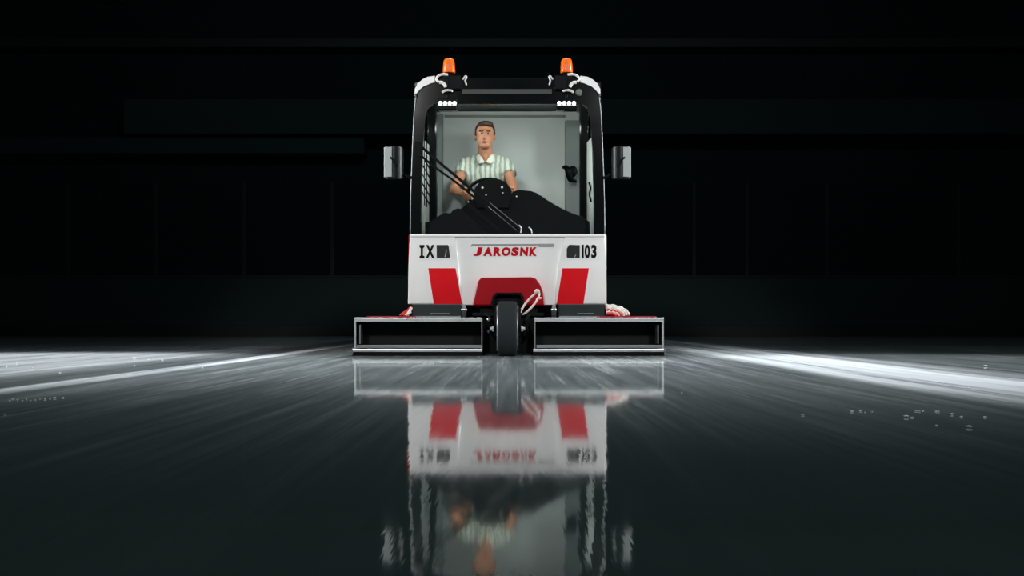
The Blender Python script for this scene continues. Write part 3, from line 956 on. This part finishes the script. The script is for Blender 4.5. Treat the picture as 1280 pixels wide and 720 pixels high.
# cab fill: unseen light and a glowing bar added behind the header
box('cab_fill_bar', 'led', V, -0.30, 0.30, 8.50, 8.54, 1.985, 1.999, 0.002)
area('cab_fill_light', (0.05, 8.56, 1.97), (0.05, 9.75, 1.42), 8.0, 0.9, 0.05, (1.0, 1.0, 0.97))

# ------------------------------------------------------------------ the driver
PX, PY = -0.190, 9.50
PN = thing('person', 'person in striped short-sleeved shirt sitting at the wheel in the cab', 'person', (PX, PY, 1.02))
hc = Vector((PX - 0.004, 9.40, 1.800))
def body_bm():
    bm = bmesh.new()
    # head: cranium, face, jaw, nose, ears, brow
    bm_ball(bm, hc + Vector((0, 0.020, 0.030)), (0.080, 0.092, 0.090), seg=28)
    bm_ball(bm, hc + Vector((0, -0.012, -0.030)), (0.068, 0.071, 0.080), seg=24)
    bm_ball(bm, hc + Vector((0, -0.036, -0.088)), (0.044, 0.040, 0.030), seg=20)
    bm_ball(bm, hc + Vector((0, -0.070, 0.030)), (0.046, 0.016, 0.012))
    bm_limb(bm, hc + Vector((0, -0.078, 0.012)), hc + Vector((0, -0.098, -0.030)), 0.009, 0.014)
    for s in (-1, 1):
        bm_ball(bm, hc + Vector((s * 0.081, 0.010, -0.012)), (0.010, 0.018, 0.030), (0.15, 0, 0))
        bm_ball(bm, hc + Vector((s * 0.036, -0.052, -0.022)), (0.020, 0.018, 0.016))
    bm_ball(bm, hc + Vector((0, -0.074, -0.062)), (0.024, 0.012, 0.011))
    bm_limb(bm, hc + Vector((0, 0.020, -0.075)), (PX, 9.47, 1.60), 0.060, 0.066)
    bm_ball(bm, (PX + 0.004, 9.402, 1.612), (0.026, 0.020, 0.046))
    # trunk
    bm_ball(bm, (PX, 9.50, 1.47), (0.150, 0.100, 0.150))
    bm_ball(bm, (PX, 9.54, 1.25), (0.130, 0.092, 0.170))
    bm_ball(bm, (PX, 9.58, 1.10), (0.150, 0.105, 0.100))
    for s in (-1, 1):
        sh = Vector((PX + s * 0.168, 9.48, 1.570))
        el = Vector((PX + (-0.262 if s < 0 else 0.240), 9.30, 1.330))
        wr = Vector((sc_.x + s * (SR + 0.037), 9.090, 1.280))
        bm_limb(bm, (PX + s * 0.04, 9.48, 1.600), sh, 0.055, 0.050)
        bm_limb(bm, sh, el, 0.048, 0.038)
        bm_limb(bm, el, wr, 0.038, 0.024)
        # hand closed round the rim of the wheel: palm outside, fingers round the far side, thumb on the near side
        def rim(off, rad, ang):
            """point beside the rim: off along it, rad from its middle, ang 0 = outward, 90 = far side, 180 = inward"""
            ph = off / SR
            rd = Vector((s * math.cos(ph), -math.sin(ph) * math.cos(tl), math.sin(ph) * math.sin(tl)))
            c_ = sc_ + rd * SR
            far = Vector((0, -math.sin(tl), -math.cos(tl)))
            return c_ + rd * rad * math.cos(R(ang)) + far * rad * math.sin(R(ang))
        pc = rim(0, 0.039, 0) + Vector((0, 0.030, 0.014))
        bm_ball(bm, pc, (0.0135, 0.043, 0.037), (R(20), 0, 0))
        bm_limb(bm, wr, pc + Vector((s * 0.003, 0.025, 0)), 0.024, 0.019)
        for f in range(4):
            off = 0.030 - 0.0195 * f
            ln = (0.92, 1.06, 1.0, 0.82)[f]
            ch = [pc + Vector((0, -0.005, 0.028 - 0.018 * f)), rim(off, 0.034, 28 * ln), rim(off, 0.029, 82 * ln), rim(off, 0.0275, 135 * ln), rim(off, 0.027, 172 * ln)]
            rr = [0.010, 0.0098, 0.0090, 0.0082, 0.0072]
            bm_tube(bm, ch, rr, 10)
            for q, r_ in zip(ch, rr):
                bm_ball(bm, q, (r_,) * 3, seg=10)
        th = [pc + Vector((0, 0.010, 0.024)), rim(0.040, 0.036, -45), rim(0.050, 0.030, -95), rim(0.056, 0.027, -135)]
        rr = [0.0125, 0.0115, 0.0100, 0.0085]
        bm_tube(bm, th, rr, 10)
        for q, r_ in zip(th, rr):
            bm_ball(bm, q, (r_,) * 3, seg=10)
        # legs
        hip = Vector((PX + s * 0.090, 9.56, 1.085))
        kn = Vector((PX + (-0.215 if s < 0 else 0.235), 9.13, 1.085))
        an = Vector((kn.x, 8.99, 0.700))
        bm_limb(bm, hip, kn, 0.080, 0.054)
        bm_limb(bm, kn, an, 0.052, 0.036)
        bm_limb(bm, an, (an.x, 8.97, 0.66), 0.036, 0.034)
    return bm
body = remesh('body', body_bm(), 'skin', PN, 0.0042, 3, 0.5)

# shirt
bm = bmesh.new()
bm_ball(bm, (PX, 9.50, 1.47), (0.170, 0.118, 0.160))
bm_ball(bm, (PX, 9.54, 1.27), (0.152, 0.112, 0.190))
bm_ball(bm, (PX, 9.478, 1.590), (0.115, 0.085, 0.058))
for s in (-1, 1):
    sh = Vector((PX + s * 0.172, 9.48, 1.566))
    el = Vector((PX + (-0.262 if s < 0 else 0.240), 9.30, 1.330))
    bm_limb(bm, (PX + s * 0.060, 9.485, 1.600), sh, 0.062, 0.062)
    bm_ball(bm, (PX + s * 0.13, 9.48, 1.50), (0.08, 0.09, 0.10))
    d = (el - sh)
    cuff = sh + d * 0.40
    bm_tube(bm, [sh, sh + d * .2, cuff], [0.062, 0.066, 0.068], 20)
shirt = remesh('shirt', bm, 'shirt', PN, 0.007, 4, 0.5)
# collar flaps and placket
for s in (-1, 1):
    bm = bmesh.new()
    q = [(s * 0.006, 9.380, 1.575), (s * 0.036, 9.385, 1.622), (s * 0.056, 9.42, 1.648), (s * 0.074, 9.42, 1.610), (s * 0.050, 9.376, 1.560)]
    a = [bm.verts.new((PX + x, y - 0.022, z)) for x, y, z in q]
    c = [bm.verts.new((PX + x, y - 0.012, z)) for x, y, z in q]
    bm.faces.new(a); bm.faces.new(c[::-1])
    for i in range(5):
        bm.faces.new((a[i], c[i], c[(i + 1) % 5], a[(i + 1) % 5]))
    link('collar', mesh_of(bm, 'collar'), 'collar', shirt)
# trousers
bm = bmesh.new()
bm_ball(bm, (PX, 9.58, 1.10), (0.170, 0.125, 0.105))
for s in (-1, 1):
    hip = Vector((PX + s * 0.090, 9.56, 1.095))
    kn = Vector((PX + (-0.215 if s < 0 else 0.235), 9.13, 1.092))
    an = Vector((kn.x, 8.995, 0.720))
    bm_limb(bm, hip, kn, 0.096, 0.070)
    bm_limb(bm, kn, an, 0.068, 0.058, ends=False)
remesh('trousers', bm, 'trouser', PN, 0.009, 4, 0.5)
for s in (-1, 1):
    kx = PX + (-0.215 if s < 0 else 0.235)
    bm = bmesh.new()
    bm_ball(bm, (kx, 8.985, 0.668), (0.046, 0.060, 0.042))
    bm_limb(bm, (kx, 9.00, 0.662), (kx + s * 0.01, 8.935, 0.652), 0.036, 0.026)
    remesh('shoe', bm, 'shoe', PN, 0.007, 3, 0.5)
# hair: short cap with a fringe line above the forehead
bm = bmesh.new()
bm_ball(bm, hc + Vector((0, 0.034, 0.044)), (0.087, 0.092, 0.088), seg=28)
bm_ball(bm, hc + Vector((0.006, -0.030, 0.090)), (0.066, 0.048, 0.030), seg=24)
for s in (-1, 1):
    bm_ball(bm, hc + Vector((s * 0.076, 0.016, 0.020)), (0.012, 0.034, 0.036))
hair = remesh('hair', bm, 'hair', PN, 0.006, 3, 0.5)
# face details
for s in (-1, 1):
    c0 = hc + Vector((s * 0.029, -0.073, 0.006))
    bm = bmesh.new()
    bm_ball(bm, c0, (0.014, 0.010, 0.0075), seg=14)
    e = link('eye', mesh_of(bm, 'eye'), 'eye_white', PN, smooth=True)
    bm = bmesh.new()
    bm_ball(bm, c0 + Vector((0, -0.0065, 0)), (0.0065, 0.005, 0.0065), seg=12)
    link('iris', mesh_of(bm, 'iris'), 'iris', e, smooth=True)
    tube('eyebrow', 'hair', PN, smooth_path([hc + Vector((s * 0.012, -0.086, 0.026)), hc + Vector((s * 0.030, -0.086, 0.032)), hc + Vector((s * 0.047, -0.074, 0.025))]), 0.0045, 6)
bm = bmesh.new()
bm_ball(bm, hc + Vector((0, -0.084, -0.058)), (0.021, 0.006, 0.0042))
bm_ball(bm, hc + Vector((0, -0.083, -0.066)), (0.018, 0.006, 0.0050))
link('lips', mesh_of(bm, 'lips'), 'lips', PN, smooth=True)

# ------------------------------------------------------------------ loose chips of ice
def chip_mesh(seed):
    rnd = random.Random(seed)
    bm = bmesh.new()
    bmesh.ops.create_icosphere(bm, subdivisions=1, radius=1.0)
    for v in bm.verts:
        v.co *= rnd.uniform(0.65, 1.15)
        v.co.z = v.co.z * 0.7
    zmin = min(v.co.z for v in bm.verts)
    for v in bm.verts:
        v.co.z -= zmin
    return mesh_of(bm, 'ice_chip')
chips = [chip_mesh(k) for k in range(4)]
for c in chips:
    c.materials.append(M['chip'])
near_left = [(12, 501), (16, 499), (22, 500), (28, 501), (33, 499.5), (38, 500.5), (44, 500), (50, 499), (56, 499.5), (62, 498.5), (68, 498), (79, 497.5), (6, 519)]
far_left = [(8, 458), (17, 462), (21, 455), (40, 461), (75, 466), (168, 448), (186, 449), (192, 448.5), (203, 450), (168, 457), (253, 459)]
near_right = [(1133, 522), (1145, 514), (1149, 514.5), (1154, 514), (1170, 514.5), (1173, 515), (1190, 518.5), (1202, 521.5), (1212, 535), (1065, 515), (1076, 514.5), (1081, 515.5), (1003, 519), (1231, 522), (1140, 522.5), (1171, 532), (852, 491), (1090, 515)]
far_right = [(1232, 458.5), (1211, 486), (1180, 480)]
def ice_chips(pts, label, group, base):
    for k, (px, py) in enumerate(pts):
        Y = CAMZ * F / (py - HZ)
        o = bpy.data.objects.new('ice_chip', chips[k % 4])
        COL.objects.link(o)
        o.location = (CAMX + (px - 640) * Y / F, Y, 0.0)
        s_ = base * random.uniform(0.5, 1.0)
        if (px, py) in ((1133, 522), (1232, 458.5), (168, 448), (1212, 535)):
            s_ = base * 1.35
        o.scale = (s_ * 1.15, s_, s_ * 0.55)
        o.rotation_euler = (0, 0, random.uniform(0, 6))
        o['label'] = label
        o['category'] = 'ice chip'
        o['group'] = group
ice_chips(near_left, 'tiny white ice chip in the row on dark ice at near left', 'ice chips in a row at near left', 0.0050)
ice_chips(far_left, 'small white ice chip on the bright frosted ice at far left', 'ice chips on the left frost', 0.009)
ice_chips(near_right, 'tiny white ice chip scattered on dark ice at near right', 'ice chips scattered at near right', 0.0056)
ice_chips(far_right, 'small white ice chip on the bright frosted lane at right', 'ice chips on the right frost', 0.009)
